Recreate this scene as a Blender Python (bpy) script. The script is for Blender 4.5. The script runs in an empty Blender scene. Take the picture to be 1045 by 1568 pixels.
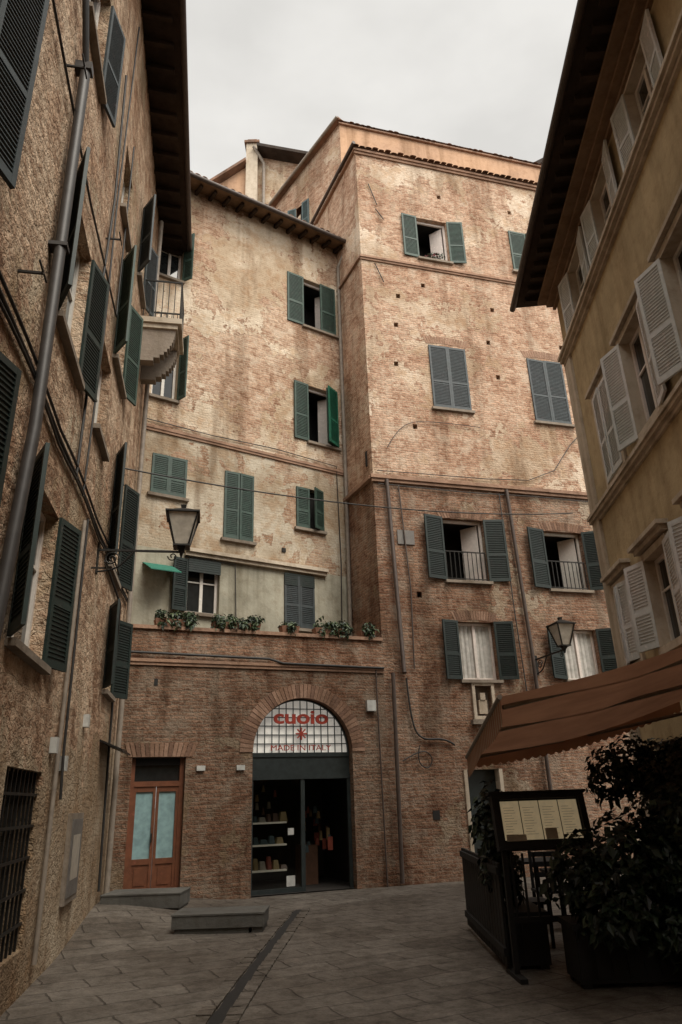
import bpy, math, random
from mathutils import Vector, Matrix, noise as mnoise
random.seed(7)
S=bpy.context.scene
COL=S.collection
R=random.uniform
# ------------------------------------------------------------------ materials
def lin(c): return (c[0],c[1],c[2],1)
class NT:
    def __init__(s,name):
        s.m=bpy.data.materials.new(name); s.m.use_nodes=True
        s.t=s.m.node_tree; s.n=s.t.nodes; s.n.clear()
        s.out=s.n.new('ShaderNodeOutputMaterial'); s.b=s.n.new('ShaderNodeBsdfPrincipled')
        s.t.links.new(s.b.outputs[0],s.out.inputs[0])
    def N(s,t,**k):
        x=s.n.new(t)
        for a,v in k.items(): setattr(x,a,v)
        return x
    def L(s,a,b): s.t.links.new(a,b)
    def noise(s,vec,scale,detail=4,rough=.55,dist=0):
        x=s.N('ShaderNodeTexNoise'); x.inputs['Scale'].default_value=scale; x.inputs['Detail'].default_value=detail
        x.inputs['Roughness'].default_value=rough; x.inputs['Distortion'].default_value=dist
        if vec is not None: s.L(vec,x.inputs['Vector'])
        return x.outputs['Fac']
    def ramp(s,f,a,b,lo=0,hi=1):
        x=s.N('ShaderNodeMapRange'); x.inputs[1].default_value=a;x.inputs[2].default_value=b
        x.inputs[3].default_value=lo;x.inputs[4].default_value=hi
        s.L(f,x.inputs[0]); return x.outputs[0]
    def math(s,op,a,b=None):
        x=s.N('ShaderNodeMath',operation=op)
        for i,v in enumerate((a,b)):
            if v is None: continue
            if isinstance(v,(int,float)): x.inputs[i].default_value=v
            else: s.L(v,x.inputs[i])
        return x.outputs[0]
    def mix(s,f,a,b,mode='MIX'):
        x=s.N('ShaderNodeMix',data_type='RGBA',blend_type=mode)
        if isinstance(f,(int,float)): x.inputs[0].default_value=f
        else: s.L(f,x.inputs[0])
        for i,v in ((6,a),(7,b)):
            if isinstance(v,tuple): x.inputs[i].default_value=lin(v)
            else: s.L(v,x.inputs[i])
        return x.outputs[2]
    def map(s,vec,scale):
        x=s.N('ShaderNodeMapping'); x.inputs['Scale'].default_value=scale; s.L(vec,x.inputs[0]); return x.outputs[0]
    def col(s,c): 
        if isinstance(c,tuple): s.b.inputs['Base Color'].default_value=lin(c)
        else: s.L(c,s.b.inputs['Base Color'])
    def rough(s,v):
        if isinstance(v,(int,float)): s.b.inputs['Roughness'].default_value=v
        else: s.L(v,s.b.inputs['Roughness'])
    def bump(s,h,st=.5,d=.02):
        x=s.N('ShaderNodeBump'); x.inputs['Strength'].default_value=st;x.inputs['Distance'].default_value=d
        s.L(h,x.inputs['Height']); s.L(x.outputs[0],s.b.inputs['Normal'])
    def pos(s): return s.N('ShaderNodeNewGeometry').outputs['Position']
    def uv(s): return s.N('ShaderNodeUVMap').outputs[0]
def dark_mul(c,k): return (c[0]*k,c[1]*k,c[2]*k)
def brick_mat(name,c1,c2,mortar,plaster,pl_amt=.62,dark=(.64,.57,.5),zthr=None,row=.066,bw=.25,warp=.012,pl_scale=.45,bstr=.6,blotch=.8,morf=.7,stain=.75):
    m=NT(name); P=m.pos(); U=m.uv()
    wf=m.noise(P,6,1)
    cx_=m.N('ShaderNodeCombineXYZ'); o=m.math('MULTIPLY',m.math('SUBTRACT',wf,.5),warp*5); m.L(o,cx_.inputs[0]); m.L(o,cx_.inputs[1])
    ad=m.N('ShaderNodeVectorMath',operation='ADD'); m.L(U,ad.inputs[0]); m.L(cx_.outputs[0],ad.inputs[1])
    br=m.N('ShaderNodeTexBrick'); m.L(ad.outputs[0],br.inputs['Vector'])
    br.inputs['Scale'].default_value=1; br.inputs['Brick Width'].default_value=bw; br.inputs['Row Height'].default_value=row
    br.inputs['Mortar Size'].default_value=.010; br.inputs['Mortar Smooth'].default_value=.25
    br.inputs['Color1'].default_value=lin(c1); br.inputs['Color2'].default_value=lin(c2); br.inputs['Mortar'].default_value=lin(mortar)
    n1=m.noise(P,.5,3,.66); n2=m.noise(P,2.8,4,.74); n3=m.noise(P,pl_scale,5,.68,.4); fn=m.noise(P,11,3,.78)
    c=br.outputs['Color']
    c=m.mix(m.ramp(fn,.46,.62,0,.65),c,m.mix(1,c,(.58,.48,.41),'MULTIPLY'))
    c=m.mix(m.ramp(fn,.44,.32,0,.5),c,m.mix(.5,c,m.mix(1,mortar,(1.2,1.15,1.08),'MULTIPLY')))
    c=m.mix(m.ramp(n1,.40,.60,0,blotch),c,m.mix(1,c,(.68,.56,.49),'MULTIPLY'))
    c=m.mix(m.ramp(n2,.50,.62,0,morf),c,mortar)
    c=m.mix(m.ramp(n2,.44,.34,0,.65),c,m.mix(1,c,(.56,.45,.39),'MULTIPLY'))
    f=m.math('ADD',m.math('MULTIPLY',n3,.75),m.math('MULTIPLY',n2,.25))
    pf=m.ramp(f,pl_amt,pl_amt+.012)
    if zthr is not None:
        sx=m.N('ShaderNodeSeparateXYZ'); m.L(P,sx.inputs[0])
        g=m.math('ADD',m.math('SUBTRACT',zthr,sx.outputs[2]),m.math('MULTIPLY',m.math('SUBTRACT',f,.5),9))
        pf=m.math('MAXIMUM',pf,m.ramp(g,-.1,.1))
    pc=m.mix(m.ramp(n1,.38,.6),plaster,m.mix(1,plaster,dark,'MULTIPLY'))
    pc=m.mix(m.ramp(fn,.45,.65,0,.4),pc,m.mix(1,pc,(.64,.57,.5),'MULTIPLY'))
    pc=m.mix(m.ramp(n2,.5,.62,0,.6),pc,m.mix(1,pc,(.82,.66,.53),'MULTIPLY'))
    c=m.mix(pf,c,pc)
    # dark rim where plaster has broken away
    rim=m.math('MULTIPLY',m.ramp(f,pl_amt-.012,pl_amt-.002),m.ramp(f,pl_amt+.008,pl_amt-.002))
    c=m.mix(m.math('MULTIPLY',rim,.5),c,m.mix(1,c,(.45,.38,.33),'MULTIPLY'))
    st=m.noise(m.map(P,(1.8,1.8,.25)),1,3,.65)
    c=m.mix(m.ramp(st,.5,.64,0,stain),c,m.mix(1,c,(.48,.42,.37),'MULTIPLY'))
    m.col(c); m.rough(.92)
    h=m.math('MULTIPLY',m.math('SUBTRACT',1,br.outputs['Fac']),.8)
    h=m.math('ADD',h,m.math('MULTIPLY',fn,2.4))
    m.bump(h,bstr,.025); m.b.inputs['Specular IOR Level'].default_value=.2
    return m.m
def plaster_mat(name,c,c2,stain=(.5,.45,.38),amt=.6,bs=.4,rg=.9):
    m=NT(name);P=m.pos()
    n2=m.noise(P,5,4,.72)
    x=m.mix(m.ramp(m.noise(P,.7,4,.68),.40,.60),c,c2)
    x=m.mix(m.ramp(n2,.48,.64,0,.5),x,m.mix(1,x,(.7,.65,.6),'MULTIPLY'))
    x=m.mix(m.ramp(m.noise(m.map(P,(2.5,2.5,.2)),1,3,.65),.48,.66,0,amt),x,m.mix(1,x,stain,'MULTIPLY'))
    m.col(x);m.rough(rg);m.bump(m.noise(P,18,3,.65),bs,.02)
    m.b.inputs['Specular IOR Level'].default_value=.2
    return m.m
def paint_mat(name,c,var=.6,rg=.6,sc=7):
    m=NT(name);P=m.pos()
    n=m.noise(P,sc,3,.7); big=m.noise(P,.8,1)
    x=m.mix(m.ramp(n,.38,.62),c,m.mix(1,c,(var,var,var),'MULTIPLY'))
    x=m.mix(m.ramp(n,.58,.72,0,.4),x,(min(1,c[0]*2+.04),min(1,c[1]*1.6+.03),min(1,c[2]*1.6+.03)))
    x=m.mix(m.ramp(big,.4,.62,0,.45),x,m.mix(.5,x,m.mix(1,x,(1.9,1.5,1.55),'MULTIPLY')))
    m.col(x);m.rough(rg)
    return m.m
def plain(name,c,rg=.6,metal=0,em=None,es=0):
    m=NT(name);P=m.pos()
    m.col(m.mix(m.ramp(m.noise(P,9,2),.35,.7),c,dark_mul(c,.72)));m.rough(rg);m.b.inputs['Metallic'].default_value=metal
    if em: m.b.inputs['Emission Color'].default_value=lin(em);m.b.inputs['Emission Strength'].default_value=es
    return m.m
M={}
M['brick_red']=brick_mat('brick_red_weathered',(.235,.128,.083),(.40,.25,.168),(.31,.24,.18),(.40,.325,.245),pl_amt=.57,bstr=.8)
M['brick_brown']=brick_mat('brick_brown_old',(.17,.10,.066),(.295,.185,.125),(.225,.175,.13),(.28,.225,.165),pl_amt=.595,bstr=.8)
M['brick_pale']=brick_mat('brick_pale_orange',(.42,.25,.165),(.66,.46,.33),(.56,.44,.33),(.68,.555,.43),pl_amt=.525,blotch=.6,bstr=.7,stain=.6)
M['brick_cream']=brick_mat('brick_under_limewash',(.42,.265,.175),(.66,.48,.345),(.60,.485,.37),(.74,.635,.50),pl_amt=.505,pl_scale=.55,blotch=.6,bstr=.7,stain=.65)
M['plaster_mix']=brick_mat('peeling_plaster',(.38,.245,.16),(.50,.36,.25),(.47,.39,.30),(.56,.50,.40),pl_amt=.465,pl_scale=.7,blotch=.55,bstr=.4)
M['left_wall']=brick_mat('rubble_and_brick',(.32,.21,.135),(.70,.53,.38),(.56,.44,.32),(.50,.41,.30),pl_amt=.55,zthr=2.2,warp=.03,row=.085,bw=.24,bstr=1.0,stain=.6)
M['plaster_green']=plaster_mat('greenish_plaster',(.41,.385,.305),(.29,.275,.215))
M['ochre']=plaster_mat('ochre_plaster',(.48,.37,.22),(.37,.285,.165),amt=.4,bs=.35)
M['ochre_wall']=plaster_mat('orange_limewash',(.54,.34,.215),(.47,.30,.20))
M['stone']=plaster_mat('pale_stone_trim',(.56,.48,.38),(.45,.38,.295),amt=.5)
M['stone_dark']=plaster_mat('grey_stone_trim',(.27,.225,.18),(.21,.175,.14),amt=.5)
M['brick_trim']=plaster_mat('brick_trim',(.36,.225,.155),(.27,.17,.12),amt=.5,bs=.7)
M['step']=plaster_mat('grey_step_stone',(.125,.12,.108),(.09,.086,.078),amt=.3)
M['wood_eave']=plaster_mat('eave_timber',(.055,.037,.025),(.035,.024,.017),amt=.5)
M['wood_eave_l']=plaster_mat('eave_boards_tan',(.24,.155,.095),(.18,.115,.07),amt=.4)
M['tile']=plaster_mat('terracotta_tile',(.28,.155,.10),(.17,.11,.08),amt=.5,bs=.7)
M['tile_dark']=plaster_mat('weathered_tile',(.06,.045,.037),(.04,.032,.027),amt=.5,bs=.7)
M['gutter']=plain('gutter_metal',(.07,.05,.04),.55,.2)
M['pipe']=plain('downpipe_brown',(.085,.06,.048),.55,.1)
M['pipe_l']=plain('downpipe_grey',(.055,.05,.047),.5,.2)
M['pipe_pale']=plain('downpipe_pale',(.27,.225,.18),.6)
M['cable']=plain('black_cable',(.03,.028,.026),.6)
M['iron']=plain('wrought_iron',(.03,.028,.025),.45,.6)
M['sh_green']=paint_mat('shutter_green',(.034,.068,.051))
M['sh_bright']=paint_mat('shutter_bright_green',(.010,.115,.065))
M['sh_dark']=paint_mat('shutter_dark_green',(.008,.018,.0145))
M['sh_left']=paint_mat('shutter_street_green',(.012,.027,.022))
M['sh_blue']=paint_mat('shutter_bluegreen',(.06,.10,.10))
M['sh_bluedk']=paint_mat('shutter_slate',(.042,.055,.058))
M['sh_white']=paint_mat('shutter_pale_grey',(.54,.565,.545),.82)
M['white']=paint_mat('white_window_paint',(.62,.59,.53),.85)
M['curtain']=plain('curtain_cloth',(.50,.48,.44),.9)
M['glass']=plain('window_glass',(.02,.022,.022),.06)
M['room']=plain('dark_interior',(.02,.018,.016),.9)
M['shopfloor']=plain('shop_interior',(.03,.025,.021),.7)
M['wood_door']=paint_mat('varnished_door_wood',(.16,.063,.032),.7,.4)
M['door_glass']=plain('papered_glass_blue',(.27,.41,.42),.15)
M['steel_dk']=plain('dark_grey_steel',(.04,.05,.05),.4,.3)
M['signglass']=plain('milk_glass_glow',(.80,.78,.72),.3,0,(1,.95,.85),.22)  # slight emission added, stands in for the brightness of reflections
M['red']=plain('red_letters',(.36,.04,.02),.5)
M['shelf']=plain('shelf_white_glow',(.6,.54,.45),.5,0,(1,.85,.65),.10)  # shelves emit a little, in place of shop light falling on them
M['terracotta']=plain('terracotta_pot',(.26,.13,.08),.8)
M['paper']=plain('menu_paper_glow',(.80,.68,.44),.8,0,(1,.80,.48),.15)  # glow added to the pages so they look bright under the awning
M['black_wood']=plain('black_painted_wood',(.009,.008,.0075),.8)
M['lampglass']=plain('lantern_glass',(.55,.50,.42),.25)
M['teal']=plain('teal_canvas',(.02,.16,.11),.8)
M['metergrey']=plain('meter_box_white',(.5,.5,.47),.5)
M['plaque']=plain('stone_plaque',(.16,.145,.13),.6)
M['pink']=plain('pink_flowers',(.5,.12,.14),.7)
M['leaf1']=paint_mat('leaf_mid',(.035,.065,.024),.6,.5,30)
M['leaf2']=paint_mat('leaf_dark',(.014,.03,.013),.6,.5,30)
M['leaf3']=paint_mat('leaf_light',(.08,.115,.045),.7,.5,30)
M['leafn1']=paint_mat('shrub_leaf_mid',(.013,.030,.013),.6,.5,30)
M['leafn2']=paint_mat('shrub_leaf_dark',(.005,.012,.006),.6,.5,30)
M['leafn3']=paint_mat('shrub_leaf_light',(.036,.062,.030),.7,.45,30)
for i,c in enumerate(((.32,.08,.05),(.08,.12,.13),(.36,.26,.12),(.12,.06,.035),(.45,.40,.33))): M['good%d'%i]=plain('leather_goods_%d'%i,c,.5)
for i,c in enumerate(((.26,.155,.105),(.195,.115,.08),(.32,.20,.14))): M['vb%d'%i]=plaster_mat('voussoir_brick_%d'%i,c,dark_mul(c,.75),bs=.7)
def awning_mat(name,stripe):
    m=NT(name);P=m.pos();U=m.uv()
    c=m.mix(m.ramp(m.noise(P,2.5,4),.35,.7),(.40,.20,.115),(.29,.14,.08))
    if stripe:
        w=m.N('ShaderNodeTexWave'); w.inputs['Scale'].default_value=2.6; m.L(U,w.inputs['Vector'])
        c=m.mix(m.ramp(w.outputs['Fac'],.70,.78),c,(.44,.35,.26))
    m.col(c);m.rough(.85)
    tr=m.N('ShaderNodeBsdfTranslucent'); m.L(c,tr.inputs[0]); mx=m.N('ShaderNodeMixShader'); mx.inputs[0].default_value=.30
    m.L(m.b.outputs[0],mx.inputs[1]);m.L(tr.outputs[0],mx.inputs[2]);m.L(mx.outputs[0],m.out.inputs[0])
    return m.m
M['awning']=awning_mat('awning_canvas',False); M['valance']=awning_mat('awning_valance',True)
def shopglass():
    m=NT('shop_window_glass')
    t=m.N('ShaderNodeBsdfTransparent'); t.inputs[0].default_value=(.8,.85,.83,1)
    g=m.N('ShaderNodeBsdfGlossy'); g.inputs['Roughness'].default_value=.03
    fr=m.N('ShaderNodeFresnel'); fr.inputs[0].default_value=1.6
    mx=m.N('ShaderNodeMixShader'); m.L(fr.outputs[0],mx.inputs[0]);m.L(t.outputs[0],mx.inputs[1]);m.L(g.outputs[0],mx.inputs[2]);m.L(mx.outputs[0],m.out.inputs[0])
    return m.m
M['shopglass']=shopglass()
def ground_mat():
    m=NT('stone_paving');P=m.pos()
    mp=m.N('ShaderNodeMapping'); mp.inputs['Rotation'].default_value=(0,0,math.radians(-28)); m.L(P,mp.inputs[0])
    nf=m.noise(P,2.5,2); cc=m.N('ShaderNodeCombineXYZ'); o=m.math('MULTIPLY',nf,.13); m.L(o,cc.inputs[0]); m.L(o,cc.inputs[1])
    ad=m.N('ShaderNodeVectorMath',operation='ADD'); m.L(mp.outputs[0],ad.inputs[0]); m.L(cc.outputs[0],ad.inputs[1])
    br=m.N('ShaderNodeTexBrick'); m.L(ad.outputs[0],br.inputs['Vector']); br.inputs['Scale'].default_value=1
    br.inputs['Brick Width'].default_value=.78;br.inputs['Row Height'].default_value=.40;br.inputs['Mortar Size'].default_value=.012;br.inputs['Mortar Smooth'].default_value=.5
    br.inputs['Color1'].default_value=(.132,.113,.094,1);br.inputs['Color2'].default_value=(.178,.155,.130,1);br.inputs['Mortar'].default_value=(.072,.060,.050,1)
    c=br.outputs['Color']
    n6=m.noise(P,5,4,.75); n40=m.noise(P,30,2,.7)
    c=m.mix(m.ramp(m.noise(P,.6,4,.7),.42,.58,0,.85),c,m.mix(1,c,(.62,.59,.56),'MULTIPLY'))
    c=m.mix(m.ramp(n6,.46,.62,0,.75),c,m.mix(1,c,(.60,.58,.55),'MULTIPLY'))
    c=m.mix(m.ramp(n6,.44,.34,0,.5),c,m.mix(1,c,(1.35,1.3,1.25),'MULTIPLY'))
    c=m.mix(m.ramp(n40,.45,.65,0,.5),c,m.mix(1,c,(.6,.6,.6),'MULTIPLY'))
    m.col(c); m.rough(m.ramp(n6,.3,.7,.5,.8))
    h=m.math('ADD',m.math('MULTIPLY',m.math('SUBTRACT',1,br.outputs['Fac']),.9),m.math('ADD',m.math('MULTIPLY',n40,.6),n6))
    m.bump(h,.6,.025); m.b.inputs['Specular IOR Level'].default_value=.3
    return m.m
M['ground']=ground_mat()

# ------------------------------------------------------------------ frames / builders
class Frame:
    def __init__(s,P0,d,n):
        s.p=Vector((P0[0],P0[1],0)); s.d=Vector((d[0],d[1],0)).normalized(); s.n=Vector((n[0],n[1],0)).normalized()
        s.flip=s.d.cross(s.n).z<0
    def __call__(s,a,o,z): return s.p+s.d*a+s.n*o+Vector((0,0,z))
CR=Frame((.15,17.05),(.839,.545),(.545,-.839))
TW=Frame((.8,15.6),(.961,.276),(.276,-.961))
TS=Frame((.8,15.6),(-.41,.91),(-.91,-.41))
SH=Frame((.8,15.6),(.92,.39),(.39,-.92))
LW=Frame((-1.663,0),(-.1867,.9824),(.9824,.1867))
RW=Frame((4.38,11.5),(.067,.998),(-.998,.067))
WF=Frame((0,0),(1,0),(0,1))

def empty(name):
    e=bpy.data.objects.new(name,None); COL.objects.link(e); e.empty_display_size=.2; return e
class MB:
    def __init__(s,fr): s.f=fr; s.v=[];s.fc=[];s.mt=[];s.uv=[];s.ms=[]
    def mi(s,m):
        if m not in s.ms: s.ms.append(m)
        return s.ms.index(m)
    def face(s,pts,mat,uvs=None,ref=None):
        i=len(s.v); q=list(pts)
        if uvs is None:
            a,b,c=Vector(q[0]),Vector(q[1]),Vector(q[2]); n=(b-a).cross(c-a)
            if len(q)>3 and n.length<1e-9: n=(c-a).cross(Vector(q[3])-a)
            n=[abs(t) for t in n]
            k=n.index(max(n))
            uvs=[((p[1],p[2]) if k==0 else (p[0],p[2]) if k==1 else (p[0],p[1])) for p in q]
        for p in q: s.v.append(s.f(*p))
        idx=list(range(i,i+len(q)))
        if s.f.flip: idx=idx[::-1]; uvs=uvs[::-1]
        s.fc.append(idx); s.mt.append(s.mi(mat)); s.uv.append(uvs)
    def hexa(s,c,mat):
        for f in ((0,3,2,1),(4,5,6,7),(0,1,5,4),(1,2,6,5),(2,3,7,6),(3,0,4,7)):
            s.face([c[k] for k in f],mat)
    def box(s,s0,s1,o0,o1,z0,z1,mat,fn=None):
        c=[(s0,o0,z0),(s1,o0,z0),(s1,o1,z0),(s0,o1,z0),(s0,o0,z1),(s1,o0,z1),(s1,o1,z1),(s0,o1,z1)]
        if fn: c=[fn(*q) for q in c]
        s.hexa(c,mat)
    def wall(s,s0,s1,z0,z1,holes,mat,o=0,reveal=.22,rmat=None):
        ss=sorted({s0,s1,*[v for h in holes for v in h[:2] if s0<v<s1]}); zs=sorted({z0,z1,*[v for h in holes for v in h[2:4] if z0<v<z1]})
        for a,b in zip(ss,ss[1:]):
            for c,d in zip(zs,zs[1:]):
                x,z=(a+b)/2,(c+d)/2
                if any(h[0]<x<h[1] and h[2]<z<h[3] for h in holes): continue
                s.face([(a,o,c),(a,o,d),(b,o,d),(b,o,c)],mat)
        for h in holes:
            a,b,c,d=max(h[0],s0),min(h[1],s1),max(h[2],z0),min(h[3],z1)
            if a>=b or c>=d: continue
            rm=rmat or mat; q=o-reveal
            s.face([(a,o,c),(a,q,c),(a,q,d),(a,o,d)],rm); s.face([(b,o,c),(b,o,d),(b,q,d),(b,q,c)],rm)
            if d==h[3]: s.face([(a,o,d),(a,q,d),(b,q,d),(b,o,d)],rm)
            if c==h[2]: s.face([(a,o,c),(b,o,c),(b,q,c),(a,q,c)],rm)
    def obj(s,name,parent=None,smooth=False):
        me=bpy.data.meshes.new(name); me.from_pydata([tuple(v) for v in s.v],[],s.fc)
        for m in s.ms: me.materials.append(M[m])
        me.polygons.foreach_set('material_index',s.mt)
        ul=me.uv_layers.new(name='UVMap'); k=0
        for u in s.uv:
            for t in u: ul.data[k].uv=t; k+=1
        if smooth: me.polygons.foreach_set('use_smooth',[True]*len(me.polygons))
        me.update()
        ob=bpy.data.objects.new(name,me); COL.objects.link(ob)
        if parent: ob.parent=parent
        return ob
def tube(name,pts,r,mat,parent=None,fr=None,smooth=False):
    cu=bpy.data.curves.new(name,'CURVE'); cu.dimensions='3D'; cu.bevel_depth=r; cu.bevel_resolution=2; cu.use_fill_caps=True
    sp=cu.splines.new('NURBS' if smooth else 'POLY'); sp.points.add(len(pts)-1)
    for q,p in zip(sp.points,pts):
        w=fr(*p) if fr else Vector(p); q.co=(w.x,w.y,w.z,1)
    if smooth: sp.use_endpoint_u=True; sp.order_u=3
    cu.materials.append(M[mat]); ob=bpy.data.objects.new(name,cu); COL.objects.link(ob)
    if parent: ob.parent=parent
    return ob
def leaf(mb,hs,oh,w,z0,z1,sgn,ang,mat,pitch=.045):
    t=math.radians(ang+R(-3,3)); ct,st=math.cos(t),math.sin(t); sag=R(-.015,.015)
    def fn(a,b,z): return (hs+sgn*(a*ct-b*st),oh+a*st+b*ct,z+sag*a/w)
    T=.036; f=.05
    mb.box(0,f,0,T,z0,z1,mat,fn); mb.box(w-f,w,0,T,z0,z1,mat,fn)
    mb.box(f,w-f,T/2-.003,T/2+.003,z0+.05,z1-.05,mat,fn)
    mid=z0+(z1-z0)*.42
    for a,b in ((z0,z0+.08),(mid-.03,mid+.03),(z1-.06,z1)): mb.box(f,w-f,.001,T-.001,a,b,mat,fn)
    z=z0+.085
    while z<z1-.075:
        if not(mid-.055<z<mid+.03):
            c=[(f,.003,z+.022),(w-f,.003,z+.022),(w-f,T-.003,z),(f,T-.003,z),(f,.003,z+.03),(w-f,.003,z+.03),(w-f,T-.003,z+.008),(f,T-.003,z+.008)]
            mb.hexa([fn(*q) for q in c],mat)
        z+=pitch
def window(par,fr,s0,s1,z0,z1,kind='glass',L=None,Rr=None,mat='sh_green',depth=.18,lw=None,sill='stone',off=0,frame='white'):
    mb=MB(fr); w=s1-s0
    q=off-depth
    if kind in('glass','curtain'):
        f=.06
        mb.box(s0+.002,s0+f,q,q+.05,z0+.002,z1-.002,frame); mb.box(s1-f,s1-.002,q,q+.05,z0+.002,z1-.002,frame)
        mb.box(s0+f,s1-f,q,q+.048,z0+.002,z0+f,frame); mb.box(s0+f,s1-f,q,q+.048,z1-f,z1-.002,frame)
        mb.box((s0+s1)/2-.035,(s0+s1)/2+.035,q+.001,q+.052,z0+f,z1-f,frame)
        if kind=='glass':
            mb.face([(s0,q+.015,z0),(s0,q+.015,z1),(s1,q+.015,z1),(s1,q+.015,z0)],'glass')
            zz=z0+(z1-z0)*.62
            mb.box(s0+f,s1-f,q+.012,q+.04,zz-.015,zz+.015,frame)
        else:
            n=26
            for i in range(n):
                a=s0+w*i/n;b=s0+w*(i+1)/n
                oa=q+.01+.012*math.sin(i*1.9);ob_=q+.01+.012*math.sin((i+1)*1.9)
                mb.face([(a,oa,z0),(a,oa,z1),(b,ob_,z1),(b,ob_,z0)],'curtain')
    elif kind=='closed':
        mb.face([(s0,q,z0),(s0,q,z1),(s1,q,z1),(s1,q,z0)],'room')
    elif kind in('open','openw'):
        D=.9
        mb.face([(s0,q-D,z0),(s0,q-D,z1),(s1,q-D,z1),(s1,q-D,z0)],'room')
        for a in(s0,s1): mb.face([(a,q-.04,z0),(a,q-.04,z1),(a,q-D,z1),(a,q-D,z0)],'room')
        for z in(z0,z1): mb.face([(s0,q-.04,z),(s1,q-.04,z),(s1,q-D,z),(s0,q-D,z)],'room')
        mb.box(s0+.002,s0+.06,q,q+.05,z0,z1,frame); mb.box(s1-.06,s1-.002,q,q+.05,z0,z1,frame); mb.box(s0+.06,s1-.06,q,q+.048,z1-.07,z1-.002,frame)
        if kind=='openw':
            def fn(a,b,z): t=math.radians(-50); return (s1-.07-(a*math.cos(t)-b*math.sin(t)),q+a*math.sin(t)+b*math.cos(t)-.03,z)
            mb.box(0,.40*w,0,.04,z0+.05,z1-.08,frame,fn)
    lwv=lw or w/2-.005
    if L is not None: leaf(mb,s0+(.0 if L>90 else .003),off+(.03 if L>90 else .0),lwv,z0+.01,z1-.01 if L<90 else z1+.02,1,L,mat)
    if Rr is not None: leaf(mb,s1-(.0 if Rr>90 else .003),off+(.03 if Rr>90 else .0),lwv,z0+.01,z1-.01 if Rr<90 else z1+.02,-1,Rr,mat)
    if sill: mb.box(s0-.06,s1+.06,off-.1,off+.09,z0-.07,z0-.003,sill)
    return mb.obj('window',par)
def railing(par,fr,s0,s1,z0,z1,o):
    mb=MB(fr); n=int((s1-s0)/.11)
    for i in range(n+1):
        s=s0+(s1-s0)*i/n; mb.box(s-.008,s+.008,o-.008,o+.008,z0,z1,'iron')
    mb.box(s0-.01,s1+.01,o-.015,o+.015,z1,z1+.025,'iron'); mb.box(s0-.01,s1+.01,o-.012,o+.012,z0+.05,z0+.07,'iron')
    mb.obj('window_railing',par)
def tiles(mb,fr,s0,s1,o,z,mat,step=.2,back=.35,r=.085,slope=.3,flat=.75):
    n=int((s1-s0)/step)
    for i in range(n):
        c=s0+(i+.5)*step; k=5; rr=r*R(.9,1.08); ex=R(-.02,.03); dz=R(-.008,.008)
        P=[]
        for j in range(k+1):
            t=math.pi*j/k; P.append((c-rr*math.cos(t),rr*flat*math.sin(t)))
        for j in range(k):
            a,b=P[j],P[j+1]
            mb.face([(a[0],o+ex,z+dz+a[1]),(b[0],o+ex,z+dz+b[1]),(b[0],o-back,z+dz+b[1]+slope*back),(a[0],o-back,z+dz+a[1]+slope*back)],mat)
            mb.face([(a[0],o+ex,z+dz+a[1]),(b[0],o+ex,z+dz+b[1]),(b[0]*.8+c*.2,o+ex,z+dz+b[1]*.78),(a[0]*.8+c*.2,o+ex,z+dz+a[1]*.78)],mat)
def eave(par,fr,s0,s1,z,ov,slab,raf,step=.42,tilemat='tile',rise=.3,back=5,gutter=True,rw=.08):
    mb=MB(fr)
    c=[(s0,ov+.09,z),(s1,ov+.09,z),(s1,-back,z+rise*(back+ov)),(s0,-back,z+rise*(back+ov))]
    top=[(a,b,q+.07) for a,b,q in c]
    mb.hexa([c[0],c[1],c[2],c[3],top[0],top[1],top[2],top[3]],slab)
    n=int((s1-s0)/step)
    for i in range(n+1):
        a=s0+.05+i*step
        if a+rw>s1: break
        f=ov-.06
        mb.hexa([(a,f,z-.10+rise*.06),(a+rw,f,z-.10+rise*.06),(a+rw,-.05,z-.12+rise*(ov+.05)),(a,-.05,z-.12+rise*(ov+.05)),
                 (a,f,z-.002+rise*.06),(a+rw,f,z-.002+rise*.06),(a+rw,-.05,z-.002+rise*(ov+.05)),(a,-.05,z-.002+rise*(ov+.05))],raf)
    tiles(mb,fr,s0,s1,ov+.12,z+.06,tilemat,slope=rise)
    mb.obj('eave_and_roof',par)
    if gutter: tube('gutter',[(s0-.05,ov+.13,z+.0),(s1+.05,ov+.13,z+.0)],.06,'gutter',par,fr)
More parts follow.
